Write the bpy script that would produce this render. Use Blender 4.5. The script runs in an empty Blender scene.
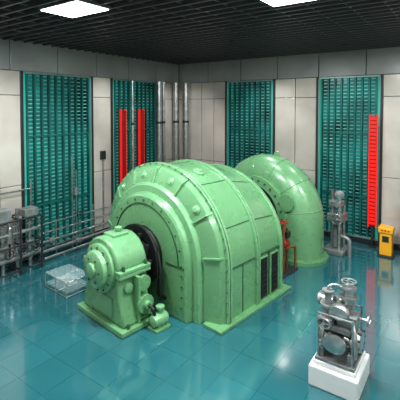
import bpy, bmesh, math, random
from mathutils import Vector, Matrix
random.seed(4)
C = bpy.context.scene.collection
pi = math.pi

# ------------------------------------------------------------ materials
def mat(name, col, rough=0.5, metal=0.0, noise=0.0, nscale=3.0, emis=None, estr=0.0, coat=0.0, wear=False):
    m = bpy.data.materials.new(name); m.use_nodes = True
    nt = m.node_tree; b = nt.nodes['Principled BSDF']
    b.inputs['Base Color'].default_value = (*col, 1)
    b.inputs['Roughness'].default_value = rough
    b.inputs['Metallic'].default_value = metal
    b.inputs['Coat Weight'].default_value = coat
    b.inputs['Coat Roughness'].default_value = 0.12
    tc = nt.nodes.new('ShaderNodeTexCoord')
    n = nt.nodes.new('ShaderNodeTexNoise'); n.inputs['Scale'].default_value = nscale
    n.inputs['Detail'].default_value = 5
    nt.links.new(tc.outputs['Object'], n.inputs['Vector'])
    if noise > 0:
        r = nt.nodes.new('ShaderNodeValToRGB')
        r.color_ramp.elements[0].position = 0.3; r.color_ramp.elements[1].position = 0.7
        r.color_ramp.elements[0].color = (*[max(0, c*(1-noise)) for c in col], 1)
        r.color_ramp.elements[1].color = (*[min(1, c*(1+noise)) for c in col], 1)
        nt.links.new(n.outputs['Fac'], r.inputs['Fac'])
        nt.links.new(r.outputs['Color'], b.inputs['Base Color'])
    if wear:
        n2 = nt.nodes.new('ShaderNodeTexNoise'); n2.inputs['Scale'].default_value = 5; n2.inputs['Detail'].default_value = 4
        nt.links.new(tc.outputs['Object'], n2.inputs['Vector'])
        mr = nt.nodes.new('ShaderNodeMapRange')
        mr.inputs['From Min'].default_value = 0.3; mr.inputs['From Max'].default_value = 0.7
        mr.inputs['To Min'].default_value = rough-0.05; mr.inputs['To Max'].default_value = rough+0.10
        nt.links.new(n2.outputs['Fac'], mr.inputs['Value']); nt.links.new(mr.outputs['Result'], b.inputs['Roughness'])
        bp = nt.nodes.new('ShaderNodeBump'); bp.inputs['Strength'].default_value = 0.05
        bp.inputs['Distance'].default_value = 0.015
        nt.links.new(n2.outputs['Fac'], bp.inputs['Height']); nt.links.new(bp.outputs['Normal'], b.inputs['Normal'])
    if emis:
        b.inputs['Emission Color'].default_value = (*emis, 1)
        b.inputs['Emission Strength'].default_value = estr
    return m

GREEN = mat('green_paint', (0.138, 0.315, 0.155), 0.28, 0.10, noise=0.08, nscale=1.4, coat=0.4, wear=True)
GREEN2 = mat('green_paint_light', (0.165, 0.36, 0.185), 0.28, 0.10, noise=0.07, nscale=1.6, coat=0.4, wear=True)
GREEND = mat('green_seam', (0.03, 0.085, 0.04), 0.5)
BLACK = mat('black_rubber', (0.008, 0.009, 0.009), 0.45)
STEEL = mat('brushed_steel', (0.45, 0.47, 0.47), 0.28, 0.85, noise=0.25, nscale=8)
GREY = mat('grey_machine_paint', (0.25, 0.27, 0.27), 0.4, 0.4, noise=0.3, nscale=6)
DGREY = mat('dark_grey_metal', (0.05, 0.055, 0.06), 0.4, 0.5)
WHITE = mat('white_plinth_paint', (0.70, 0.73, 0.73), 0.35, noise=0.03)
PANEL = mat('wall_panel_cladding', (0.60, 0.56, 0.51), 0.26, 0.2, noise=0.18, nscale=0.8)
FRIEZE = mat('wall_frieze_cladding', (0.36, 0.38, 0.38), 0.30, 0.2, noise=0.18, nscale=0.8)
SHELL = mat('wall_shell_dark', (0.03, 0.035, 0.035), 0.7, noise=0.1)
SLAT = mat('ceiling_slat_metal', (0.12, 0.125, 0.13), 0.35, 0.4)
CEIL = mat('ceiling_void_black', (0.004, 0.004, 0.005), 0.9, noise=0.1)
LAMP = mat('lamp_diffuser', (0.9, 0.9, 0.9), 0.5, emis=(1, 1, 1), estr=6)
RED = mat('red_indicator', (0.7, 0.012, 0.012), 0.4, emis=(1, 0.015, 0.01), estr=0.5)
REDP = mat('red_paint', (0.32, 0.012, 0.010), 0.4)
YEL = mat('yellow_paint', (0.78, 0.38, 0.02), 0.4, noise=0.05)
COPPER = mat('copper_pipe', (0.36, 0.16, 0.07), 0.35, 0.7, noise=0.2)
BLIND = mat('blind_slat', (0.20, 0.43, 0.39), 0.3, 0.3, noise=0.4, nscale=1.3)
FRAME = mat('window_rib_teal', (0.02, 0.15, 0.135), 0.3, 0.3, noise=0.3, nscale=1.5)
FRAMEG = mat('window_frame_alu', (0.28, 0.42, 0.40), 0.3, 0.5)
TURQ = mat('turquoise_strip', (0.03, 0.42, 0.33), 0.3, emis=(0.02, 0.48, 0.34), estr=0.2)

def glass_mat():
    m = bpy.data.materials.new('window_glass_teal'); m.use_nodes = True
    nt = m.node_tree; b = nt.nodes['Principled BSDF']
    tc = nt.nodes.new('ShaderNodeTexCoord')
    n = nt.nodes.new('ShaderNodeTexNoise'); n.inputs['Scale'].default_value = 1.0; n.inputs['Detail'].default_value = 3
    r = nt.nodes.new('ShaderNodeValToRGB')
    r.color_ramp.elements[0].position = 0.36; r.color_ramp.elements[0].color = (0.001, 0.015, 0.016, 1)
    r.color_ramp.elements[1].position = 0.66; r.color_ramp.elements[1].color = (0.012, 0.15, 0.14, 1)
    nt.links.new(tc.outputs['Object'], n.inputs['Vector'])
    nt.links.new(n.outputs['Fac'], r.inputs['Fac'])
    nt.links.new(r.outputs['Color'], b.inputs['Base Color'])
    nt.links.new(r.outputs['Color'], b.inputs['Emission Color'])
    b.inputs['Emission Strength'].default_value = 0.9
    b.inputs['Roughness'].default_value = 0.12
    return m
GLASS = glass_mat()

def clear_mat():
    m = bpy.data.materials.new('clear_acrylic'); m.use_nodes = True
    b = m.node_tree.nodes['Principled BSDF']
    b.inputs['Base Color'].default_value = (0.8, 0.95, 0.95, 1)
    b.inputs['Roughness'].default_value = 0.05
    b.inputs['Alpha'].default_value = 0.10
    return m
ACRYL = clear_mat()

def floor_mat():
    m = bpy.data.materials.new('teal_floor_tiles'); m.use_nodes = True
    nt = m.node_tree; b = nt.nodes['Principled BSDF']
    tc = nt.nodes.new('ShaderNodeTexCoord')
    br = nt.nodes.new('ShaderNodeTexBrick')
    br.offset = 0.0; br.squash = 1.0
    br.inputs['Scale'].default_value = 1.0
    br.inputs['Brick Width'].default_value = 0.6; br.inputs['Row Height'].default_value = 0.6
    br.inputs['Mortar Size'].default_value = 0.005
    br.inputs['Color1'].default_value = (0.024, 0.128, 0.150, 1)
    br.inputs['Color2'].default_value = (0.028, 0.142, 0.166, 1)
    br.inputs['Mortar'].default_value = (0.014, 0.085, 0.105, 1)
    nt.links.new(tc.outputs['Object'], br.inputs['Vector'])
    n = nt.nodes.new('ShaderNodeTexNoise'); n.inputs['Scale'].default_value = 0.5; n.inputs['Detail'].default_value = 4
    nt.links.new(tc.outputs['Object'], n.inputs['Vector'])
    mx = nt.nodes.new('ShaderNodeMix'); mx.data_type = 'RGBA'; mx.blend_type = 'MULTIPLY'
    mx.inputs['Factor'].default_value = 0.6
    nt.links.new(br.outputs['Color'], mx.inputs[6]); 
    rr = nt.nodes.new('ShaderNodeValToRGB')
    rr.color_ramp.elements[0].position = 0.3; rr.color_ramp.elements[0].color = (0.65, 0.65, 0.65, 1)
    rr.color_ramp.elements[1].position = 0.7; rr.color_ramp.elements[1].color = (1, 1, 1, 1)
    nt.links.new(n.outputs['Fac'], rr.inputs['Fac']); nt.links.new(rr.outputs['Color'], mx.inputs[7])
    nt.links.new(mx.outputs[2], b.inputs['Base Color'])
    b.inputs['Roughness'].default_value = 0.14
    b.inputs['Specular IOR Level'].default_value = 0.7
    b.inputs['Coat Weight'].default_value = 0.9
    b.inputs['Coat IOR'].default_value = 1.6
    b.inputs['Coat Roughness'].default_value = 0.07
    return m
FLOOR = floor_mat()

# ------------------------------------------------------------ helpers
def empty(name, loc=(0, 0, 0), rz=0):
    e = bpy.data.objects.new(name, None); C.objects.link(e)
    e.location = loc; e.rotation_euler = (0, 0, rz); e.empty_display_size = 0.2
    return e

def finish(name, bm, m, parent=None, smooth=True, bevel=0.0, angle=35):
    bmesh.ops.recalc_face_normals(bm, faces=bm.faces)
    me = bpy.data.meshes.new(name); bm.to_mesh(me); bm.free()
    if smooth:
        for p in me.polygons: p.use_smooth = True
        me.set_sharp_from_angle(angle=math.radians(angle))
    me.materials.append(m)
    o = bpy.data.objects.new(name, me); C.objects.link(o)
    if parent: o.parent = parent
    if bevel > 0:
        bv = o.modifiers.new('bevel', 'BEVEL'); bv.width = bevel; bv.segments = 2
        bv.limit_method = 'ANGLE'; bv.angle_limit = math.radians(40)
    return o

def addbox(bm, lo, hi):
    vs = [bm.verts.new((x, y, z)) for x in (lo[0], hi[0]) for y in (lo[1], hi[1]) for z in (lo[2], hi[2])]
    for f in ((0,1,3,2),(4,6,7,5),(0,4,5,1),(2,3,7,6),(0,2,6,4),(1,5,7,3)):
        bm.faces.new([vs[i] for i in f])

def box(name, lo, hi, m, parent=None, bevel=0.0):
    bm = bmesh.new(); addbox(bm, lo, hi)
    return finish(name, bm, m, parent, smooth=False, bevel=bevel)

def boxes(name, lst, m, parent=None, bevel=0.0):
    bm = bmesh.new()
    for lo, hi in lst: addbox(bm, lo, hi)
    return finish(name, bm, m, parent, smooth=False, bevel=bevel)

def frame_of(d):
    d = Vector(d).normalized()
    up = Vector((0, 0, 1)) if abs(d.z) < 0.9 else Vector((1, 0, 0))
    s = d.cross(up).normalized(); t = s.cross(d).normalized()
    return s, t

def lathe_into(bm, p0, d, prof, n=32):
    p0 = Vector(p0); d = Vector(d).normalized(); s, t = frame_of(d)
    rings = []
    for (a, r) in prof:
        c = p0 + d*a
        if r < 1e-5: rings.append([bm.verts.new(c)])
        else: rings.append([bm.verts.new(c + (s*math.cos(2*pi*i/n) + t*math.sin(2*pi*i/n))*r) for i in range(n)])
    for A, B in zip(rings, rings[1:]):
        for i in range(n):
            j = (i+1) % n
            if len(A) == 1 and len(B) == 1: continue
            if len(A) == 1: bm.faces.new((A[0], B[i], B[j]))
            elif len(B) == 1: bm.faces.new((A[i], A[j], B[0]))
            else: bm.faces.new((A[i], A[j], B[j], B[i]))
    if len(rings[0]) > 1: bm.faces.new(rings[0])
    if len(rings[-1]) > 1: bm.faces.new(rings[-1])

def lathe(name, p0, d, prof, m, parent=None, n=40, bevel=0.0):
    bm = bmesh.new(); lathe_into(bm, p0, d, prof, n)
    return finish(name, bm, m, parent, bevel=bevel)

def cyl_into(bm, p1, p2, r, n=16):
    p1 = Vector(p1); p2 = Vector(p2)
    lathe_into(bm, p1, p2-p1, [(0, r), ((p2-p1).length, r)], n)

def cyls(name, lst, m, parent=None, n=16, bevel=0.0):
    bm = bmesh.new()
    for p1, p2, r in lst: cyl_into(bm, p1, p2, r, n)
    return finish(name, bm, m, parent, bevel=bevel)

def tube(name, pts, r, m, parent=None, smooth=True):
    cu = bpy.data.curves.new(name, 'CURVE'); cu.dimensions = '3D'
    cu.bevel_depth = r; cu.bevel_resolution = 4; cu.use_fill_caps = True
    if smooth:
        sp = cu.splines.new('NURBS'); sp.points.add(len(pts)-1)
        for p, q in zip(sp.points, pts): p.co = (*q, 1)
        sp.use_endpoint_u = True; sp.order_u = 3; sp.resolution_u = 8
    else:
        sp = cu.splines.new('POLY'); sp.points.add(len(pts)-1)
        for p, q in zip(sp.points, pts): p.co = (*q, 1)
    cu.materials.append(m)
    o = bpy.data.objects.new(name, cu); C.objects.link(o)
    if parent: o.parent = parent
    return o

def arch_pts(hw, top, cz, z0=0.0, n=48):
    pts = [(-hw, z0)]
    for i in range(n+1):
        t = pi - pi*i/n
        pts.append((hw*math.cos(t), cz + (top-cz)*math.sin(t)))
    pts.append((hw, z0))
    return pts

def arch_loft(name, secs, m, parent, bevel=0.0, n=48):
    bm = bmesh.new(); rings = []
    for (a, hw, top, cz) in secs:
        rings.append([bm.verts.new((a, y, z)) for y, z in arch_pts(hw, top, cz, 0.0, n)])
    for A, B in zip(rings, rings[1:]):
        k = len(A)
        for i in range(k):
            j = (i+1) % k
            bm.faces.new((A[i], A[j], B[j], B[i]))
    bm.faces.new(rings[0]); bm.faces.new(rings[-1])
    return finish(name, bm, m, parent, bevel=bevel, angle=30)

def ringband(name, a0, a1, r0, r1, cz, m, parent, n=64, y=0.0, ang0=0, ang1=2*pi):
    bm = bmesh.new(); full = abs(ang1-ang0-2*pi) < 1e-4
    k = n if full else n+1; R = []
    for i in range(k):
        t = ang0+(ang1-ang0)*i/n; c, s = math.cos(t), math.sin(t)
        R.append([bm.verts.new((a, y+r*c, cz+r*s)) for a, r in ((a0, r0), (a0, r1), (a1, r1), (a1, r0))])
    for i in range(n):
        A = R[i]; B = R[(i+1) % k]
        for q in range(4):
            bm.faces.new((A[q], A[(q+1) % 4], B[(q+1) % 4], B[q]))
    if not full: bm.faces.new(R[0]); bm.faces.new(R[-1])
    return finish(name, bm, m, parent)

def bolts_into(bm, a, cz, r, n, br=0.03, h=0.04, y=0, ang0=0, ang1=2*pi, sign=-1, rz=None):
    rz = rz or r
    for i in range(n):
        t = ang0+(ang1-ang0)*i/n
        p = Vector((a, y+r*math.cos(t), cz+rz*math.sin(t)))
        lathe_into(bm, p, (sign, 0, 0), [(0, br), (h*0.8, br), (h, br*0.7)], 6)

def wheel(name, c, d, R, r, m, parent):
    bm = bmesh.new(); c = Vector(c); d = Vector(d).normalized(); s, t = frame_of(d)
    N, K = 24, 8; rings = []
    for i in range(N):
        u = 2*pi*i/N; rad = s*math.cos(u)+t*math.sin(u)
        rings.append([bm.verts.new(c+rad*(R+r*math.cos(2*pi*k/K))+d*r*math.sin(2*pi*k/K)) for k in range(K)])
    for i in range(N):
        A = rings[i]; B = rings[(i+1) % N]
        for k in range(K): bm.faces.new((A[k], A[(k+1) % K], B[(k+1) % K], B[k]))
    for i in range(4):
        u = pi*i/2; rad = s*math.cos(u)+t*math.sin(u)
        cyl_into(bm, c, c+rad*R, r*0.7, 8)
    cyl_into(bm, c-d*r*1.5, c+d*r*2.5, r*1.8, 10)
    return finish(name, bm, m, parent)

# ------------------------------------------------------------ room
X0, X1, Y0, Y1, ZC = -1.6, 12.0, -1.6, 9.5, 5.64
box('floor', (X0-0.2, Y0-0.2, -0.2), (X1+0.2, Y1+0.2, 0), FLOOR)
box('ceiling', (X0-0.2, Y0-0.2, ZC+0.22), (X1+0.2, Y1+0.2, ZC+0.4), CEIL)
box('wall_left', (X0-0.2, Y1, 0), (X1+0.2, Y1+0.2, ZC+0.22), SHELL)
box('wall_right', (X1, Y0-0.2, 0), (X1+0.2, Y1, ZC+0.22), SHELL)
box('wall_back', (X0-0.2, Y0-0.2, 0), (X0, Y1, ZC+0.22), PANEL)
box('wall_near', (X0, Y0-0.2, 0), (X1, Y0, ZC+0.22), PANEL)

sl = empty('ceiling_slats')
L = []
x = X0+0.1
while x < X1-0.05:
    L.append(((x, Y0+0.02, ZC), (x+0.045, Y1-0.08, ZC+0.10))); x += 0.27
boxes('slats', L, SLAT, sl)
L = []
y = Y0+0.6
while y < Y1:
    L.append(((X0+0.02, y, ZC+0.03), (X1-0.08, y+0.035, ZC+0.13))); y += 0.54
boxes('carriers', L, SLAT, sl)

T = 0.07
ZW1 = 4.92
winL = [(5.44, 7.67), (8.45, 10.60)]
winR = [(5.39, 7.25), (2.10, 3.94)]
def split(a, b, step):
    n = max(1, round((b-a)/step)); w = (b-a)/n
    return [(a+i*w, a+(i+1)*w) for i in range(n)]
def clad(name, segs, wall, zs, m, step, g=0.010):
    L = []
    for a, b in segs:
        for p, q in split(a, b, step):
            for za, zb in zip(zs, zs[1:]):
                za += g*0.7; zb -= g*0.7
                if wall == 'L': L.append(((p+g, Y1-T, za), (q-g, Y1-0.001, zb)))
                else: L.append(((X1-T, p+g, za), (X1-0.001, q-g, zb)))
    return boxes(name, L, m, None, bevel=0.006)
segL = [(X0, 5.44), (7.67, 8.45), (10.60, X1-T)]
segR = [(Y0, 2.10), (3.94, 5.39), (7.25, Y1-T)]
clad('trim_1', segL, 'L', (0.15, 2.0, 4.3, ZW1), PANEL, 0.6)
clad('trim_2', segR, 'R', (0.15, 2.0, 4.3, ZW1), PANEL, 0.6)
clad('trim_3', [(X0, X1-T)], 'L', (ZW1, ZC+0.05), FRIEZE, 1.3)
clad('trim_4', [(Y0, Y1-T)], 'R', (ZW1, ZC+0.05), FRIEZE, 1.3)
box('baseboard_left', (X0, Y1-T-0.03, 0), (X1-T-0.03, Y1-0.001, 0.15), DGREY, bevel=0.01)
box('baseboard_right', (X1-T-0.03, Y0, 0), (X1-0.001, Y1-T, 0.15), DGREY, bevel=0.01)
L = []
for a in (5.44, 7.67, 8.45, 10.60):
    L.append(((a-0.035, Y1-T-0.04, 0.15), (a+0.035, Y1-0.02, ZW1)))
for a in (5.39, 7.25, 2.10, 3.94):
    L.append(((X1-T-0.04, a-0.035, 0.15), (X1-0.02, a+0.035, ZW1)))
boxes('trim_5', L, DGREY, None, 0.006)

def window(name, a, b, wall, ncol):
    P = empty(name)
    def B(lo, hi):
        if wall == 'L': return ((lo[0], Y1-hi[1], lo[2]), (hi[0], Y1-lo[1], hi[2]))
        return ((X1-hi[1], lo[0], lo[2]), (X1-lo[1], hi[0], hi[2]))
    z0, z1 = 0.15, ZW1
    P1 = B((a, 0.001, z0), (b, 0.012, z1)); box('pane', *P1, GLASS, P)
    f = 0.06
    boxes('frame', [B((a, 0.0, z0), (a+f, 0.10, z1)), B((b-f, 0.0, z0), (b, 0.10, z1)),
                    B((a, 0.0, z1-f), (b, 0.10, z1)), B((a, 0.0, z0), (b, 0.10, z0+f))], FRAMEG, P, 0.008)
    boxes('edge_strips', [B((a+f, 0.0, z0+f), (a+f+0.06, 0.06, z1-f)), B((b-f-0.06, 0.0, z0+f), (b-f, 0.06, z1-f))], TURQ, P)
    ia, ib = a+f+0.08, b-f-0.08
    w = (ib-ia)/ncol
    boxes('mullions', [B((ia+i*w-0.022, 0.0, z0+f), (ia+i*w+0.022, 0.11, z1-f)) for i in range(ncol+1)], FRAME, P)
    L = []
    for i in range(ncol):
        z = z0+0.14
        while z < z1-0.1:
            L.append(B((ia+i*w+0.045, 0.03, z), (ia+(i+1)*w-0.045, 0.06, z+0.03))); z += 0.105
    boxes('blind_slats', L, BLIND, P)
    boxes('transoms', [B((ia, 0.0, zz), (ib, 0.115, zz+0.05)) for zz in (1.35, 3.2)], FRAME, P)
window('window_1', *winL[0], 'L', 9)
window('window_2', *winL[1], 'L', 9)
window('window_3', *winR[0], 'R', 8)
window('window_4', *winR[1], 'R', 8)

def panel_light(x, y, w, d, power):
    P = empty('ceiling_and_fill_light_panel', (x, y, ZC-0.03))  # shared by the real ceiling panels and the added fill panels
    box('housing', (-w/2-0.03, -d/2-0.03, 0.0), (w/2+0.03, d/2+0.03, 0.06), STEEL, P)
    box('diffuser', (-w/2, -d/2, -0.012), (w/2, d/2, 0.0), LAMP, P)
    ld = bpy.data.lights.new('panel_lamp', 'AREA'); ld.shape = 'RECTANGLE'; ld.size = w; ld.size_y = d
    ld.energy = power; ld.color = (0.97, 1, 1)
    lo = bpy.data.objects.new('lamp', ld); C.objects.link(lo); lo.parent = P; lo.location = (0, 0, -0.02)
panel_light(4.08, 5.42, 0.62, 0.95, 270)
panel_light(5.45, 2.12, 0.62, 1.0, 270)
panel_light(1.2, 2.0, 0.9, 0.9, 75)  # added fill panel outside the view, like the three that follow
panel_light(2.0, 7.6, 0.9, 0.9, 70)
panel_light(2.0, -0.4, 0.9, 0.9, 60)
panel_light(6.8, -0.5, 0.9, 0.9, 150)

def fill_spot(x, y, tx, ty, power, ang=110):  # added spots with made-up cans, extra light for far walls and machine tops
    P = empty('added_fill_spot', (x, y, ZC-0.02))
    lathe('can', (0, 0, 0.14), (0, 0, -1), [(0, 0.07), (0.12, 0.08), (0.13, 0.08)], DGREY, P, n=20)
    ld = bpy.data.lights.new('spot', 'SPOT'); ld.energy = power; ld.spot_size = math.radians(ang); ld.spot_blend = 0.9
    ld.shadow_soft_size = 0.06; ld.color = (0.97, 1, 1)
    lo = bpy.data.objects.new('lamp', ld); C.objects.link(lo); lo.parent = P; lo.location = (0, 0, -0.08)
    lo.rotation_euler = (Vector((tx, ty, 0.5))-Vector((x, y, ZC))).to_track_quat('-Z', 'Y').to_euler()
for (x, y, tx, ty, pw) in ((4.6, 8.0, 4.8, 9.2, 120), (8.05, 8.2, 8.05, 9.3, 150), (10.6, 8.0, 11.0, 9.2, 160), (10.6, 5.6, 11.6, 5.0, 190),
                           (10.6, 2.8, 11.5, 3.0, 150), (10.4, 0.8, 11.5, 0.8, 190), (8.4, 5.0, 8.4, 4.6, 210)):
    fill_spot(x, y, tx, ty, pw)

# ------------------------------------------------------------ main machine
MO = (6.03, 5.40); MR = math.radians(-8)
def mw(a, b, z=0):
    c, s = math.cos(MR), math.sin(MR)
    return (MO[0]+a*c-b*s, MO[1]+a*s+b*c, z)
G = empty('hydro_generator', (MO[0], MO[1], 0), MR)
AZ = 1.02; CZ = 1.02
arch_loft('end_cover', [(-0.30, 1.18, 2.17, CZ), (-0.26, 1.24, 2.23, CZ), (-0.04, 1.27, 2.27, CZ)], GREEN, G, 0.015)
arch_loft('cover_step', [(-0.17, 1.38, 2.39, CZ), (-0.12, 1.42, 2.43, CZ), (0.0, 1.42, 2.43, CZ)], GREEN2, G, 0.01)
arch_loft('front_shield', [(-0.07, 1.50, 2.48, CZ), (0.03, 1.76, 2.70, CZ), (0.12, 1.83, 2.76, CZ)], GREEN, G, 0.01)
arch_loft('front_flange', [(0.12, 1.88, 2.82, CZ), (0.17, 1.88, 2.82, CZ)], GREEN2, G, 0.006)
arch_loft('flange_gap', [(0.17, 1.84, 2.78, CZ), (0.19, 1.84, 2.78, CZ)], GREEND, G)
arch_loft('shell_flange', [(0.19, 1.88, 2.82, CZ), (0.24, 1.88, 2.82, CZ)], GREEN2, G, 0.006)
arch_loft('stator_shell_front', [(0.24, 1.80, 2.75, CZ), (1.05, 1.80, 2.75, CZ)], GREEN, G)
arch_loft('stator_flange', [(1.05, 1.86, 2.79, CZ), (1.10, 1.86, 2.79, CZ)], GREEN2, G, 0.006)
arch_loft('stator_gap', [(1.10, 1.82, 2.75, CZ), (1.12, 1.82, 2.75, CZ)], GREEND, G)
arch_loft('stator_flange_rear', [(1.12, 1.86, 2.78, CZ), (1.16, 1.86, 2.78, CZ)], GREEN2, G, 0.006)
arch_loft('stator_shell_rear', [(1.16, 1.79, 2.70, CZ), (1.95, 1.76, 2.54, CZ)], GREEN, G)
arch_loft('rear_flange', [(1.95, 1.83, 2.59, CZ), (2.05, 1.83, 2.59, CZ)], GREEN2, G, 0.01)
arch_loft('rear_cover', [(2.05, 1.6, 2.3, CZ), (2.25, 1.35, 2.05, CZ)], GREEN, G, 0.01)
boxes('sole_plates', [((-0.15, -1.93, 0), (2.25, -1.5, 0.06)), ((-0.15, 1.5, 0), (2.25, 1.93, 0.06))], GREEN, G, 0.01)
ringband('cover_seam', -0.315, -0.29, 1.0, 1.02, CZ, GREEND, G, ang0=0, ang1=pi)
boxes('cover_split', [((-0.315, -1.16, 0.99), (-0.28, -0.66, 1.01)), ((-0.315, 0.66, 0.99), (-0.28, 1.16, 1.01))], GREEND, G)
bm = bmesh.new()
for t in (8, 40, 66, 92, 118, 145, 172):
    t = math.radians(t)
    d = Vector((0, math.cos(t), math.sin(t)*0.97)); q = Vector((0, -math.sin(t), math.cos(t)))*0.015
    c0 = Vector((-0.09, 0, CZ)) + d*1.46; c1 = Vector((0.01, 0, CZ))+d*1.75; c2 = Vector((0.12, 0, CZ))+d*1.81
    off = Vector((-0.025, 0, 0)); oo = d*0.015
    vs = [bm.verts.new(p) for p in (c0-q+off, c0+q+off, c1-q+off+oo, c1+q+off+oo, c2-q+oo, c2+q+oo,
                                    c0-q-off, c0+q-off, c1-q-off, c1+q-off, c2-q-oo, c2+q-oo)]
    for f in ((0,1,3,2),(2,3,5,4),(0,2,8,6),(1,3,9,7),(2,4,10,8),(3,5,11,9),(0,1,7,6),(4,5,11,10)):
        bm.faces.new([vs[i] for i in f])
finish('shield_ribs', bm, GREEN2, G, smooth=False)
bm = bmesh.new()
for (a0, a1, hw0, h0, hw1, h1) in ((0.24, 1.05, 1.80, 1.73, 1.80, 1.73), (1.16, 1.95, 1.79, 1.68, 1.76, 1.52)):
    for t in (24, 56, 90, 128):
        t = math.radians(t)
        vs = []
        for a, hw, h in ((a0, hw0, h0), (a1, hw1, h1)):
            for dt in (-0.006, 0.006):
                for k in (0.99, 1.003):
                    vs.append(bm.verts.new((a, -k*hw*math.cos(t+dt), CZ+k*h*math.sin(t+dt))))
        for f in ((0,1,3,2),(4,5,7,6),(0,1,5,4),(2,3,7,6),(1,3,7,5),(0,2,6,4)): bm.faces.new([vs[i] for i in f])
finish('shell_seams', bm, GREEND, G, smooth=False)
bm = bmesh.new()
bolts_into(bm, -0.30, CZ, 1.09, 13, 0.018, 0.025, ang0=0, ang1=pi*1.077)
bolts_into(bm, 0.12, CZ, 1.855, 30, 0.013, 0.02, ang0=0.02, ang1=pi*1.03, rz=1.78)
for z in (0.25, 0.45, 0.65, 0.85):
    for s in (-1, 1):
        lathe_into(bm, (-0.30, s*1.10, z), (-1, 0, 0), [(0, 0.018), (0.025, 0.015)], 6)
        lathe_into(bm, (0.12, s*1.855, z), (-1, 0, 0), [(0, 0.013), (0.02, 0.011)], 6)
finish('cover_bolts', bm, GREEND, G)
def port(name, a, t, R, r=0.11, m=GREEN2):
    t = math.radians(t); n = Vector((0, math.cos(t), math.sin(t)))
    p = Vector((a, 0, CZ)) + n*(R-0.04)
    lathe(name, p, n, [(0, r), (0.06, r), (0.07, r*0.85), (0.075, r*0.55), (0.1, r*0.5), (0.105, 0)], m, G, n=24)
port('port_1', 0.62, 112, 1.75, 0.13)
port('port_2', 0.66, 60, 1.78, 0.12); port('port_3', 1.5, 70, 1.68, 0.12)
for i, t in enumerate((48, 78, 108, 138)):
    t = math.radians(180-t); d = Vector((0, -math.cos(t), math.sin(t)*0.96))
    nrm = (Vector((-0.9, 0, 0)) + d*0.35).normalized()
    p = Vector((-0.02, 0, CZ)) + d*1.62
    lathe('shield_port_%d' % (i+1), p-nrm*0.03, nrm, [(0, 0.085), (0.05, 0.085), (0.06, 0.06), (0.085, 0.045), (0.09, 0)], GREEN2, G, n=20)
boxes('side_panel_ribs', [((0.24, -1.815, 1.0), (1.04, -1.795, 1.02)), ((1.16, -1.81, 1.0), (1.94, -1.78, 1.02)),
                          ((0.24, 1.795, 1.0), (1.04, 1.815, 1.02)), ((0.64, -1.812, 0.08), (0.655, -1.79, 1.0)), ((1.56, -1.80, 0.08), (1.575, -1.76, 1.0))], GREEND, G)
for i, (a0, a1) in enumerate(((1.24, 1.48), (1.63, 1.87))):
    boxes('vent_frame_%d' % (i+1), [((a0-0.03, -1.81, 0.07), (a1+0.03, -1.76, 0.94))], GREEN2, G, 0.005)
    box('vent_recess_%d' % (i+1), (a0, -1.815, 0.10), (a1, -1.76, 0.91), BLACK, G)
    boxes('vent_louvres_%d' % (i+1), [((a0+0.02, -1.825, 0.14+k*0.10), (a1-0.02, -1.812, 0.152+k*0.10)) for k in range(8)], DGREY, G)
lathe('shaft', (-0.64, 0, AZ), (1, 0, 0), [(0, 0.17), (0.4, 0.17)], STEEL, G)
lathe('turbine_shaft', (2.2, 0, AZ), (1, 0, 0), [(0, 0.2), (0.6, 0.2), (0.6, 0.36), (0.72, 0.36), (0.72, 0.2), (1.2, 0.2)], STEEL, G)
lathe('hub_ring', (-0.40, 0, AZ), (1, 0, 0), [(0, 0.50), (0.03, 0.56), (0.12, 0.56)], BLACK, G, bevel=0.01)
lathe('slip_ring', (-0.56, 0, AZ), (1, 0, 0), [(0, 0.30), (0.03, 0.36), (0.09, 0.36), (0.17, 0.30)], DGREY, G)
ringband('brush_rocker', -0.50, -0.44, 0.44, 0.62, AZ, BLACK, G)
bm = bmesh.new()
for i in range(10):
    t = 2*pi*i/10; p = Vector((-0.54, 0.47*math.cos(t), AZ+0.47*math.sin(t)))
    addbox(bm, p-Vector((0.04, 0.035, 0.035)), p+Vector((0.10, 0.035, 0.035)))
finish('brush_holders', bm, DGREY, G, smooth=False)
for i, (b, o) in enumerate(((-0.58, 0.0), (-0.66, 0.06))):
    tube('brush_cable_%d' % (i+1), [(-0.46, b+0.05, 1.3-o), (-0.50, b-0.10, 1.0-o), (-0.52, b-0.08, 0.6), (-0.46, b-0.02, 0.35), (-0.34, b, 0.3), (-0.28, b, 0.3)], 0.026, BLACK, G)

# ------------------------------------------------------------ bearing pedestal
B = empty('bearing_pedestal', mw(-0.98, 0), MR)
def prism(name, prof, x0, x1, m, parent, bevel=0.02):
    bm = bmesh.new()
    A = [bm.verts.new((x0, y, z)) for y, z in prof]; D = [bm.verts.new((x1, y, z)) for y, z in prof]
    n = len(prof)
    for i in range(n): bm.faces.new((A[i], A[(i+1) % n], D[(i+1) % n], D[i]))
    bm.faces.new(A); bm.faces.new(D)
    return finish(name, bm, m, parent, smooth=True, bevel=bevel)
box('base_flange', (-0.42, -0.76, 0), (0.40, 0.76, 0.10), GREEN, B, 0.02)
prism('stand', [(-0.68, 0.10), (0.68, 0.10), (0.62, 0.35), (0.55, 0.62), (0.53, 1.0), (-0.53, 1.0), (-0.55, 0.62), (-0.62, 0.35)], -0.33, 0.32, GREEN, B, 0.04)
box('stand_recess_front', (-0.355, -0.34, 0.18), (-0.32, 0.34, 0.55), GREEN2, B, 0.02)
boxes('split_flange', [((-0.35, -0.62, 0.95), (0.34, 0.62, 1.01)), ((-0.35, -0.62, 1.02), (0.34, 0.62, 1.08))], GREEN2, B, 0.01)
prism('upper_half', [(0.53*math.cos(pi*i/24), 1.06+0.52*math.sin(pi*i/24)) for i in range(25)], -0.34, 0.33, GREEN, B, 0.04)
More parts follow.
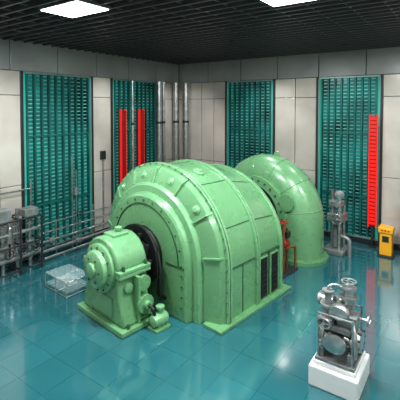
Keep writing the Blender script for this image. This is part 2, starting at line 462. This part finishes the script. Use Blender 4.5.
lathe('end_cap', (-0.33, 0, AZ), (-1, 0, 0), [(0, 0.45), (0.06, 0.45), (0.08, 0.42), (0.09, 0.35), (0.17, 0.33), (0.19, 0.30), (0.20, 0.14), (0.25, 0.13), (0.26, 0.10), (0.26, 0)], GREEN2, B)
bm = bmesh.new()
bolts_into(bm, -0.40, AZ, 0.39, 12, 0.022, 0.035)
bolts_into(bm, -0.52, AZ, 0.22, 6, 0.018, 0.03)
for s in (-1, 1):
    for x in (-0.25, 0.25):
        lathe_into(bm, (x, s*0.58, 1.08), (0, 0, 1), [(0, 0.03), (0.07, 0.03), (0.09, 0.02)], 6)
        lathe_into(bm, (x, s*0.715, 0.10), (0, 0, 1), [(0, 0.03), (0.06, 0.03), (0.08, 0.02)], 6)
finish('pedestal_bolts', bm, GREEND, B)
lathe('inboard_seal', (0.30, 0, AZ), (1, 0, 0), [(0, 0.40), (0.03, 0.38), (0.04, 0.24)], GREEN2, B)
box('top_inspection_cover', (-0.18, -0.16, 1.54), (0.18, 0.16, 1.61), GREEN2, B, 0.015)
lathe('oil_breather', (0.05, 0.0, 1.60), (0, 0, 1), [(0, 0.05), (0.04, 0.05), (0.05, 0.075), (0.09, 0.075), (0.11, 0.03)], GREEN2, B, n=20)
boxes('side_ribs', [((-0.03, -0.72, 0.10), (0.03, -0.5, 0.95)), ((-0.03, 0.5, 0.10), (0.03, 0.72, 0.95))], GREEN, B, 0.01)
lathe('oil_gauge', (-0.14, -0.54, 0.75), (0, -1, 0), [(0, 0.09), (0.06, 0.09), (0.07, 0.07)], GREEN2, B, n=24)
lathe('side_flange', (0.12, -0.50, 0.42), (0, -1, 0), [(0, 0.13), (0.20, 0.13), (0.20, 0.17), (0.26, 0.17), (0.27, 0.08), (0.34, 0.07)], GREEN, B, n=24)
lathe('side_flange_upper', (0.14, -0.48, 0.78), (0, -1, 0), [(0, 0.10), (0.16, 0.10), (0.16, 0.14), (0.21, 0.14), (0.22, 0.05)], GREEN, B, n=24)
tube('oil_hose', [(0.12, -0.80, 0.42), (0.12, -0.95, 0.42), (0.14, -0.95, 0.30), (0.2, -0.92, 0.12), (0.28, -0.8, 0.035), (0.3, -0.78, 0.035)], 0.03, BLACK, B)
OP = empty('oil_pump', mw(-0.72, -0.95), MR)
box('foot', (-0.17, -0.13, 0), (0.17, 0.13, 0.05), GREEN, OP, 0.01)
lathe('body', (-0.18, 0, 0.17), (1, 0, 0), [(0, 0.05), (0.02, 0.10), (0.16, 0.12), (0.30, 0.12), (0.34, 0.08), (0.38, 0.04)], GREEN2, OP, n=24)
lathe('riser', (0.02, 0, 0.26), (0, 0, 1), [(0, 0.05), (0.10, 0.05), (0.10, 0.08), (0.14, 0.08), (0.15, 0.03)], GREEN2, OP, n=20)
box('saddle', (-0.08, -0.07, 0.04), (0.10, 0.07, 0.12), GREEN, OP, 0.01)

# ------------------------------------------------------------ turbine
TA, TZ = 4.1, 1.08
Tn = empty('francis_turbine', mw(TA, 0), MR)
bm = bmesh.new(); rings = []; N = 72; K = 28; rin = 0.58
def tr(th): return 0.58 - 0.33*(th/(2*pi))
for z in (0.0, 0.25, 0.5, 0.8):
    r = 0.58; yc = -(rin+0.58)
    rings.append([bm.verts.new((r*math.sin(2*pi*k/K), yc-r*math.cos(2*pi*k/K), z)) for k in range(K)])
for i in range(N+1):
    th = 2*pi*0.97*i/N; r = tr(th); Rc = rin+r
    rad = Vector((0, -math.cos(th), math.sin(th)))
    c = Vector((0, 0, TZ)) + rad*Rc
    rings.append([bm.verts.new(c + rad*(r*math.cos(2*pi*k/K)) + Vector((r*math.sin(2*pi*k/K), 0, 0))) for k in range(K)])
for A, D in zip(rings, rings[1:]):
    for k in range(K): bm.faces.new((A[k], A[(k+1) % K], D[(k+1) % K], D[k]))
bm.faces.new(rings[-1])
finish('spiral_case', bm, GREEN2, Tn, angle=60)
for i, th in enumerate((0.15, 0.65, 1.15, 1.65, 2.15, 2.65)):
    r = tr(th)+0.009; rad = Vector((0, -math.cos(th), math.sin(th))); c = Vector((0, 0, TZ))+rad*(rin+tr(th))
    bm = bmesh.new(); lathe_into(bm, c, Vector((0, math.sin(th), math.cos(th))), [(-0.014, r-0.01), (0, r), (0.014, r-0.01)], 40)
    finish('weld_band_%d' % (i+1), bm, GREEN, Tn)
th = 0.4; rad = Vector((0, -math.cos(th), math.sin(th))); c = Vector((0, 0, TZ))+rad*(rin+tr(th))
lathe('manhole', c+Vector((-0.54, 0, 0)), (-1, 0, 0), [(0, 0.17), (0.05, 0.17), (0.05, 0.22), (0.09, 0.22), (0.10, 0.05)], GREEN, Tn, n=28)
lathe('inlet_flange', (0, -(rin+0.58), 0), (0, 0, 1), [(0, 0.70), (0.08, 0.70), (0.09, 0.57)], GREEN, Tn)
lathe('head_cover', (-0.50, 0, TZ), (1, 0, 0), [(0, 0.55), (0.02, 0.86), (0.40, 0.92), (0.75, 0.92)], GREEN, Tn, n=48)
ringband('cover_flange', -0.62, -0.52, 0.74, 1.04, TZ, GREEN2, Tn)
ringband('flange_gasket', -0.52, -0.48, 0.74, 1.00, TZ, BLACK, Tn)
ringband('cover_black_ring', -0.66, -0.56, 0.50, 0.80, TZ, BLACK, Tn)
lathe('rear_cover', (0.0, 0, TZ), (1, 0, 0), [(0, 0.86), (0.5, 0.84), (0.55, 0.6)], GREEN, Tn, n=48)
bm = bmesh.new(); bolts_into(bm, -0.62, TZ, 0.94, 28, 0.028, 0.045); finish('cover_bolts', bm, GREEND, Tn)
bm = bmesh.new()
for i in range(16):
    t = 2*pi*i/16; c = Vector((-0.62, 0.62*math.cos(t), TZ+0.62*math.sin(t)))
    cyl_into(bm, c, c+Vector((-0.1, 0, 0)), 0.04, 10)
    addbox(bm, c+Vector((-0.09, -0.02, -0.09)), c+Vector((-0.06, 0.02, 0.09)))
finish('guide_vane_levers', bm, STEEL, Tn)
boxes('support_feet', [((-0.4, -0.5, 0), (0.4, -0.3, 0.4)), ((-0.4, 0.3, 0), (0.4, 0.5, 0.4))], GREEN, Tn, 0.02)
prism('top_lug', [(-0.50, 2.50), (-0.24, 2.50), (-0.32, 2.76), (-0.44, 2.76)], -0.02, 0.02, GREEN2, Tn, 0.01)
bm = bmesh.new(); rings = []
path = [(0.5, TZ), (0.8, TZ)] + [(0.8+0.45*math.sin(t*pi/16), TZ-0.45+0.45*math.cos(t*pi/16)) for t in range(1, 9)] + [(1.25, 0.0)]
for i, (a, z) in enumerate(path):
    a2, z2 = path[min(i+1, len(path)-1)]; a1, z1 = path[max(i-1, 0)]
    d = Vector((a2-a1, 0, z2-z1)).normalized(); n = Vector((-d.z, 0, d.x)); r = 0.34+0.008*i
    rings.append([bm.verts.new(Vector((a, 0, z))+n*r*math.cos(2*pi*k/24)+Vector((0, 1, 0))*r*math.sin(2*pi*k/24)) for k in range(24)])
for A, D in zip(rings, rings[1:]):
    for k in range(24): bm.faces.new((A[k], A[(k+1) % 24], D[(k+1) % 24], D[k]))
finish('draft_tube', bm, GREEN, Tn)

V = empty('valve_manifold', mw(2.82, -1.38), MR)
tube('pipe_1', [(0, 0, 0), (0, 0, 1.2)], 0.035, COPPER, V, False)
tube('pipe_2', [(0.25, 0.05, 0), (0.25, 0.05, 0.95), (0.25, 0.05, 1.05), (0.1, 0.05, 1.05), (0, 0.0, 1.05)], 0.03, COPPER, V)
tube('pipe_3', [(0, 0, 0.6), (0.15, -0.05, 0.6), (0.36, -0.1, 0.6), (0.4, -0.1, 0.5), (0.4, -0.1, 0)], 0.03, COPPER, V)
tube('pipe_4', [(-0.2, 0.1, 0), (-0.2, 0.1, 0.8), (-0.2, 0.1, 0.9), (0, 0, 0.9)], 0.025, DGREY, V)
wheel('hand_wheel_1', (0, 0, 1.24), (0, 0, 1), 0.11, 0.013, REDP, V)
wheel('hand_wheel_2', (-0.05, -0.13, 0.75), (0, -1, 0), 0.10, 0.012, REDP, V)
cyls('valve_bodies', [((0, 0, 0.68), (0, 0, 0.82), 0.07), ((0, 0, 1.05), (0, 0, 1.16), 0.06), ((0, 0, 0.75), (-0.05, -0.13, 0.75), 0.02), ((0.25, 0.05, 0.5), (0.25, 0.05, 0.62), 0.06)], COPPER, V)
box('gauge_box', (0.05, -0.08, 0.85), (0.2, 0.0, 1.0), DGREY, V, 0.008)
box('base_plate', (-0.26, -0.16, 0), (0.45, 0.16, 0.04), DGREY, V, 0.01)

S = empty('valve_stand', (10.85, 3.0, 0), MR)
box('base', (-0.35, -0.3, 0), (0.35, 0.3, 0.12), GREY, S, 0.02)
cyls('columns', [((-0.15, -0.12, 0.12), (-0.15, -0.12, 1.55), 0.05), ((0.15, -0.12, 0.12), (0.15, -0.12, 1.3), 0.045), ((0.0, 0.14, 0.12), (0.0, 0.14, 1.7), 0.05)], STEEL, S)
lathe('accumulator', (0.0, 0.0, 0.12), (0, 0, 1), [(0, 0.10), (0.02, 0.13), (0.55, 0.13), (0.62, 0.05), (0.7, 0.05)], GREY, S)
boxes('valve_block', [((-0.24, -0.2, 0.85), (0.24, 0.2, 1.08)), ((-0.20, -0.17, 1.28), (0.12, 0.17, 1.42))], GREY, S, 0.015)
lathe('gauge', (-0.15, -0.12, 1.62), (-0.8, -0.6, 0), [(-0.04, 0.12), (0.04, 0.12), (0.045, 0.10)], STEEL, S, n=24)
wheel('hand_wheel', (-0.30, -0.1, 0.97), (-1, 0, 0), 0.14, 0.015, STEEL, S)
cyls('wheel_stem', [((-0.24, -0.1, 0.97), (-0.30, -0.1, 0.97), 0.02)], STEEL, S)
tube('pipe_bend', [(0.24, 0, 0.97), (0.45, 0, 0.97), (0.45, 0, 0.8), (0.45, 0, 0.0)], 0.05, STEEL, S)
tube('pipe_bend_2', [(-0.15, -0.12, 0.5), (-0.15, -0.4, 0.5), (-0.15, -0.42, 0.3), (-0.15, -0.42, 0.0)], 0.05, GREY, S)

Yp = empty('yellow_control_pedestal', (11.28, 1.82, 0), 0)
box('foot', (-0.20, -0.20, 0), (0.20, 0.20, 0.04), DGREY, Yp, 0.01)
box('column', (-0.14, -0.15, 0.04), (0.14, 0.15, 0.66), YEL, Yp, 0.02)
prism('head', [(-0.18, 0.64), (0.18, 0.64), (0.18, 0.80), (-0.18, 0.77)], -0.18, 0.18, YEL, Yp, 0.02)
box('front_panel', (-0.15, -0.08, 0.40), (-0.138, 0.08, 0.56), DGREY, Yp, 0.003)
cyls('buttons', [((-0.18, y, 0.72), (-0.20, y, 0.72), 0.02) for y in (-0.08, 0, 0.08)], REDP, Yp)

def red_bar(x, y, z0, z1, wall):
    P = empty('red_level_indicator', (x, y, 0), 0 if wall == 'R' else -pi/2)
    w = 0.10
    box('backing', (0.0, -w, z0), (0.05, w, z1), REDP, P, 0.01)
    L = []; z = z0+0.05
    while z < z1-0.05:
        L.append(((-0.03, -w+0.02, z), (0.0, w-0.02, z+0.06))); z += 0.11
    boxes('segments', L, RED, P)
    boxes('rails', [((-0.03, -w-0.012, z0-0.05), (0.05, -w+0.012, z1+0.05)), ((-0.03, w-0.012, z0-0.05), (0.05, w+0.012, z1+0.05))], RED, P, 0.005)
    boxes('post', [((0.02, -0.03, 0), (0.08, 0.03, z0)), ((-0.06, -0.09, 0), (0.08, 0.09, 0.03))], DGREY, P)
red_bar(11.70, 2.27, 0.62, 3.75, 'R')
red_bar(8.78, 9.25, 1.0, 3.88, 'L')
red_bar(9.62, 9.25, 1.0, 3.88, 'L')

def vpipe(x, y, r, top):
    P = empty('vertical_steel_pipe', (x, y, 0))
    lathe('pipe', (0, 0, 0), (0, 0, 1), [(0, r*1.5), (0.05, r*1.5), (0.05, r), (top, r), (top, r*1.25), (top+0.06, r*1.25)], STEEL, P, n=24)
    for i, z in enumerate((1.2, 3.4)):
        lathe('clamp_%d' % (i+1), (0, 0, z), (0, 0, 1), [(0, r*1.12), (0.08, r*1.12)], DGREY, P, n=24)
vpipe(9.22, 9.25, 0.05, 4.8)
vpipe(10.50, 9.2, 0.10, 4.85)
vpipe(10.80, 9.25, 0.06, 4.85)
vpipe(11.45, 9.2, 0.10, 4.85)
vpipe(11.75, 8.95, 0.11, 4.85)

J = empty('wall_junction_box', (8.06, Y1-T, 2.5))
box('case', (-0.09, -0.08, -0.13), (0.09, 0.0, 0.13), DGREY, J, 0.01)
cyls('conduit', [((0, -0.04, -2.3), (0, -0.04, -0.13), 0.02)], STEEL, J)

# ------------------------------------------------------------ left wall equipment
E = empty('valve_rack', (4.95, 8.95, 0), 0)
cyls('frame', [((sx*0.55, sy*0.25, 0), (sx*0.55, sy*0.25, 1.35), 0.025) for sx in (-1, 0, 1) for sy in (-1, 1)] +
     [((-0.55, sy*0.25, z), (0.55, sy*0.25, z), 0.022) for sy in (-1, 1) for z in (0.12, 0.72, 1.33)] +
     [((sx*0.55, -0.25, z), (sx*0.55, 0.25, z), 0.022) for sx in (-1, 0, 1) for z in (0.12, 0.72, 1.33)], DGREY, E, n=10)
cyls('headers', [((-0.6, 0, 0.35), (0.7, 0, 0.35), 0.07), ((-0.6, 0, 0.95), (0.6, 0, 0.95), 0.05)], GREY, E)
cyls('risers', [((x, 0, 0.0), (x, 0, 1.55), 0.04) for x in (-0.3, 0.05, 0.38)], STEEL, E)
cyls('flanges', [((x, 0, z), (x, 0, z+0.05), 0.10) for x in (-0.3, 0.05, 0.38) for z in (0.48, 0.64, 1.10, 1.24)], GREY, E)
cyls('valve_bodies', [((x, 0, 0.53), (x, 0, 0.64), 0.07) for x in (-0.3, 0.05, 0.38)] +
     [((x, 0, 0.585), (x, -0.30, 0.585), 0.018) for x in (-0.3, 0.05, 0.38)], STEEL, E)
for i, x in enumerate((-0.3, 0.05, 0.38)):
    wheel('hand_wheel_%d' % (i+1), (x, -0.30, 0.585), (0, -1, 0), 0.10, 0.012, DGREY, E)
boxes('control_boxes', [((-0.5, -0.24, 1.34), (-0.2, 0.1, 1.62)), ((0.15, -0.2, 1.34), (0.5, 0.1, 1.52))], GREY, E, 0.01)
lathe('filter_housing', (-0.12, 0.02, 0.74), (0, 0, 1), [(0, 0.06), (0.02, 0.09), (0.36, 0.09), (0.40, 0.05), (0.55, 0.04)], STEEL, E, n=24)
cyls('tall_pipes', [((-0.48, 0.32, 0), (-0.48, 0.32, 2.3), 0.03), ((0.62, 0.32, 0), (0.62, 0.32, 2.1), 0.025), ((-0.48, 0.32, 1.9), (0.62, 0.32, 1.9), 0.022)], STEEL, E)
E2 = empty('pipe_valve_station', (3.78, 8.95, 0), 0)
cyls('posts', [((-0.3, 0, 0), (-0.3, 0, 1.9), 0.05), ((0.3, 0, 0), (0.3, 0, 1.3), 0.05), ((-0.4, 0, 1.0), (0.36, 0, 1.0), 0.07), ((-0.4, 0, 0.4), (0.36, 0, 0.4), 0.07)], STEEL, E2)
cyls('flanges', [((-0.05, 0, 1.0), (0.0, 0, 1.0), 0.13), ((0.1, 0, 1.0), (0.15, 0, 1.0), 0.13), ((-0.05, 0, 0.4), (0.0, 0, 0.4), 0.13)], GREY, E2)
wheel('hand_wheel', (0.05, -0.25, 1.0), (0, -1, 0), 0.15, 0.015, DGREY, E2)
cyls('stem', [((0.05, 0, 1.0), (0.05, -0.25, 1.0), 0.03)], STEEL, E2)

R = empty('wall_pipe_rack', (6.8, 9.15, 0), 0)
cyls('pipes', [((-1.1, 0, 0.18), (1.5, 0, 0.18), 0.05), ((-1.1, 0.03, 0.42), (1.5, 0.03, 0.42), 0.035), ((-1.1, 0.05, 0.66), (1.5, 0.05, 0.66), 0.022), ((-1.1, 0.05, 0.90), (1.5, 0.05, 0.90), 0.018),
               ((-1.1, -0.22, 0.08), (1.5, -0.22, 0.08), 0.04)], STEEL, R)
cyls('posts', [((x, 0.06, 0), (x, 0.06, h), 0.022) for x, h in ((-1.05, 1.1), (-0.55, 0.95), (-0.02, 2.6), (0.12, 2.2), (0.7, 1.1), (1.45, 0.95))], STEEL, R)
wheel('hand_wheel', (0.12, -0.10, 0.95), (0, -1, 0), 0.10, 0.012, DGREY, R)
cyls('valves', [((0.12, 0.06, 0.95), (0.12, -0.10, 0.95), 0.02), ((0.02, 0.0, 0.18), (0.2, 0.0, 0.18), 0.09), ((-0.8, 0.03, 0.42), (-0.66, 0.03, 0.42), 0.08), ((0.12, 0.06, 1.5), (0.12, 0.06, 1.7), 0.06),
                ((-0.5, -0.22, 0.0), (-0.5, -0.22, 0.08), 0.03), ((0.9, -0.22, 0.0), (0.9, -0.22, 0.08), 0.03)], GREY, R)

A = empty('acrylic_display_stand', (5.2, 7.25, 0), math.radians(-4))
w, d, h = 0.30, 0.42, 0.32
cyls('rods', [((sx*w, sy*d, 0), (sx*w, sy*d, h), 0.011) for sx in (-1, 1) for sy in (-1, 0, 1)] +
     [((sx*w, -d, z), (sx*w, d, z), 0.009) for sx in (-1, 1) for z in (0.02, h)] +
     [((-w, sy*d, z), (w, sy*d, z), 0.009) for sy in (-1, 0, 1) for z in (0.02, h)], STEEL, A, n=8)
boxes('shelves', [((-w, -d, h), (w, d, h+0.010)), ((-w, -d, 0.10), (w, d, 0.108))], ACRYL, A)
boxes('items', [((-0.15, -0.25, 0.108), (0.1, -0.05, 0.17)), ((-0.1, 0.08, 0.108), (0.12, 0.3, 0.19))], ACRYL, A, 0.01)

Q = empty('instrument_rack', (11.45, 1.15, 0), 0)
cyls('posts', [((sx*0.18, sy*0.3, 0), (sx*0.18, sy*0.3, 1.9), 0.03) for sx in (-1, 1) for sy in (-1, 1)], STEEL, Q)
boxes('shelves', [((-0.22, -0.34, z), (0.22, 0.34, z+0.04)) for z in (0.3, 0.9, 1.5)], GREY, Q, 0.005)
lathe('filter_1', (0, 0.12, 0.94), (0, 0, 1), [(0, 0.10), (0.4, 0.10), (0.45, 0.04)], STEEL, Q)
lathe('filter_2', (0, -0.15, 0.94), (0, 0, 1), [(0, 0.10), (0.4, 0.10), (0.45, 0.04)], STEEL, Q)
box('control_box', (-0.18, -0.2, 0.34), (0.15, 0.25, 0.75), GREY, Q, 0.01)
lathe('gauge', (-0.2, 0.1, 1.7), (-1, 0, 0), [(-0.04, 0.12), (0.04, 0.12), (0.045, 0.1)], STEEL, Q, n=24)
cyls('gauge_bar', [((-0.18, -0.3, 1.7), (-0.18, 0.3, 1.7), 0.02)], STEEL, Q)

# ------------------------------------------------------------ foreground model on plinth
KP = empty('pump_model_on_plinth', (5.72, 1.52, 0), 0)
box('plinth', (-0.38, -0.34, 0), (0.38, 0.34, 0.30), WHITE, KP, 0.02)
box('plinth_top', (-0.32, -0.29, 0.30), (0.32, 0.29, 0.36), WHITE, KP, 0.01)
K0 = empty('pump', (0, 0, 0.069)); K0.parent = KP; K0.scale = (1.25, 1.25, 0.97)
boxes('bedplate', [((-0.24, -0.22, 0.30), (0.24, 0.22, 0.35)), ((-0.2, -0.19, 0.35), (0.2, -0.13, 0.50)), ((-0.2, 0.13, 0.35), (0.2, 0.19, 0.50))], GREY, K0, 0.008)
lathe('lower_drum', (0, -0.24, 0.60), (0, 1, 0), [(0, 0.06), (0.0, 0.14), (0.04, 0.17), (0.08, 0.17), (0.09, 0.14), (0.38, 0.14), (0.39, 0.17), (0.43, 0.17), (0.47, 0.13), (0.48, 0.05)], STEEL, K0)
lathe('side_nozzle', (-0.05, 0, 0.62), (-1, 0, 0), [(0, 0.09), (0.17, 0.09), (0.17, 0.13), (0.21, 0.13), (0.22, 0.06)], STEEL, K0, n=28)
boxes('mid_block', [((-0.16, -0.15, 0.74), (0.16, 0.15, 0.82)), ((-0.10, -0.20, 0.82), (0.12, 0.02, 0.98)), ((-0.20, 0.04, 0.82), (0.02, 0.2, 0.92)),
                    ((0.02, 0.06, 0.82), (0.18, 0.2, 1.0))], GREY, K0, 0.008)
lathe('upper_drum', (-0.18, -0.02, 1.04), (1, 0, 0), [(0, 0.05), (0.0, 0.10), (0.03, 0.12), (0.06, 0.12), (0.07, 0.09), (0.28, 0.09), (0.29, 0.12), (0.33, 0.12), (0.34, 0.05)], STEEL, K0, n=28)
lathe('top_stack', (0.04, -0.08, 1.12), (0, 0, 1), [(0, 0.07), (0.08, 0.07), (0.08, 0.11), (0.11, 0.11), (0.11, 0.06), (0.20, 0.06), (0.20, 0.09), (0.23, 0.09), (0.24, 0.02), (0.32, 0.02)], STEEL, K0, n=24)
lathe('top_stack_2', (-0.08, 0.12, 0.92), (0, 0, 1), [(0, 0.06), (0.14, 0.06), (0.14, 0.09), (0.18, 0.09), (0.18, 0.04), (0.34, 0.04), (0.35, 0.07), (0.38, 0.07)], GREY, K0, n=24)
lathe('side_drum', (0.08, 0.10, 1.05), (0, 1, 0), [(0, 0.05), (0.0, 0.08), (0.14, 0.08), (0.14, 0.10), (0.17, 0.10), (0.18, 0.04)], STEEL, K0, n=24)
wheel('hand_wheel_1', (0.04, -0.08, 1.44), (0, 0, 1), 0.08, 0.010, STEEL, K0)
wheel('hand_wheel_2', (-0.24, 0.12, 0.88), (-1, 0, 0), 0.07, 0.010, STEEL, K0)
wheel('hand_wheel_3', (0.05, -0.30, 0.92), (0, -1, 0), 0.07, 0.010, STEEL, K0)
cyls('stems', [((-0.2, 0.12, 0.88), (-0.24, 0.12, 0.88), 0.015), ((0.05, -0.2, 0.92), (0.05, -0.30, 0.92), 0.015)], STEEL, K0)
tube('pipe_1', [(0.1, 0.18, 0.5), (0.2, 0.24, 0.6), (0.22, 0.22, 0.9), (0.18, 0.1, 1.1), (0.12, 0.0, 1.1)], 0.025, STEEL, K0)
tube('pipe_2', [(-0.15, -0.2, 0.45), (-0.24, -0.24, 0.55), (-0.22, -0.22, 0.85), (-0.1, -0.16, 0.9)], 0.022, GREY, K0)
tube('pipe_3', [(-0.08, 0.12, 1.3), (-0.08, 0.12, 1.38), (0.0, 0.02, 1.38), (0.04, -0.04, 1.3)], 0.018, STEEL, K0)
cyls('tie_rods', [((sx*0.21, sy*0.19, 0.35), (sx*0.21, sy*0.19, 1.02), 0.012) for sx in (-1, 1) for sy in (-1, 1)] +
     [((sx*0.21, -0.19, 1.0), (sx*0.21, 0.19, 1.0), 0.012) for sx in (-1, 1)], STEEL, K0, n=8)
bm = bmesh.new()
for s in (-0.2, 0.15):
    for i in range(10):
        t = 2*pi*i/10; c = Vector((0.155*math.cos(t), s, 0.60+0.155*math.sin(t)))
        cyl_into(bm, c-Vector((0, 0.05, 0)), c+Vector((0, 0.07, 0)), 0.012, 6)
finish('drum_bolts', bm, DGREY, K0)

# ------------------------------------------------------------ world, camera
w = bpy.data.worlds.new('World'); bpy.context.scene.world = w; w.use_nodes = True
w.node_tree.nodes['Background'].inputs['Color'].default_value = (0.6, 0.8, 0.85, 1)
w.node_tree.nodes['Background'].inputs['Strength'].default_value = 0.3
cam = bpy.data.cameras.new('camera'); co = bpy.data.objects.new('camera', cam); C.objects.link(co)
th = math.radians(35.2)
pitch = math.radians(2.0)
d = Vector((math.cos(th)*math.cos(pitch), math.sin(th)*math.cos(pitch), -math.sin(pitch)))
co.location = (0, 0, 4.0); co.rotation_euler = d.to_track_quat('-Z', 'Y').to_euler()
cam.sensor_width = 36; cam.lens = 386/400*36; cam.shift_y = -(93-386*math.tan(pitch))/400
cam.clip_start = 0.05
bpy.context.scene.camera = co
vs = bpy.context.scene.view_settings
vs.view_transform = 'Standard'; vs.exposure = 0.0
try: vs.look = 'Medium High Contrast'
except Exception: vs.look = 'None'
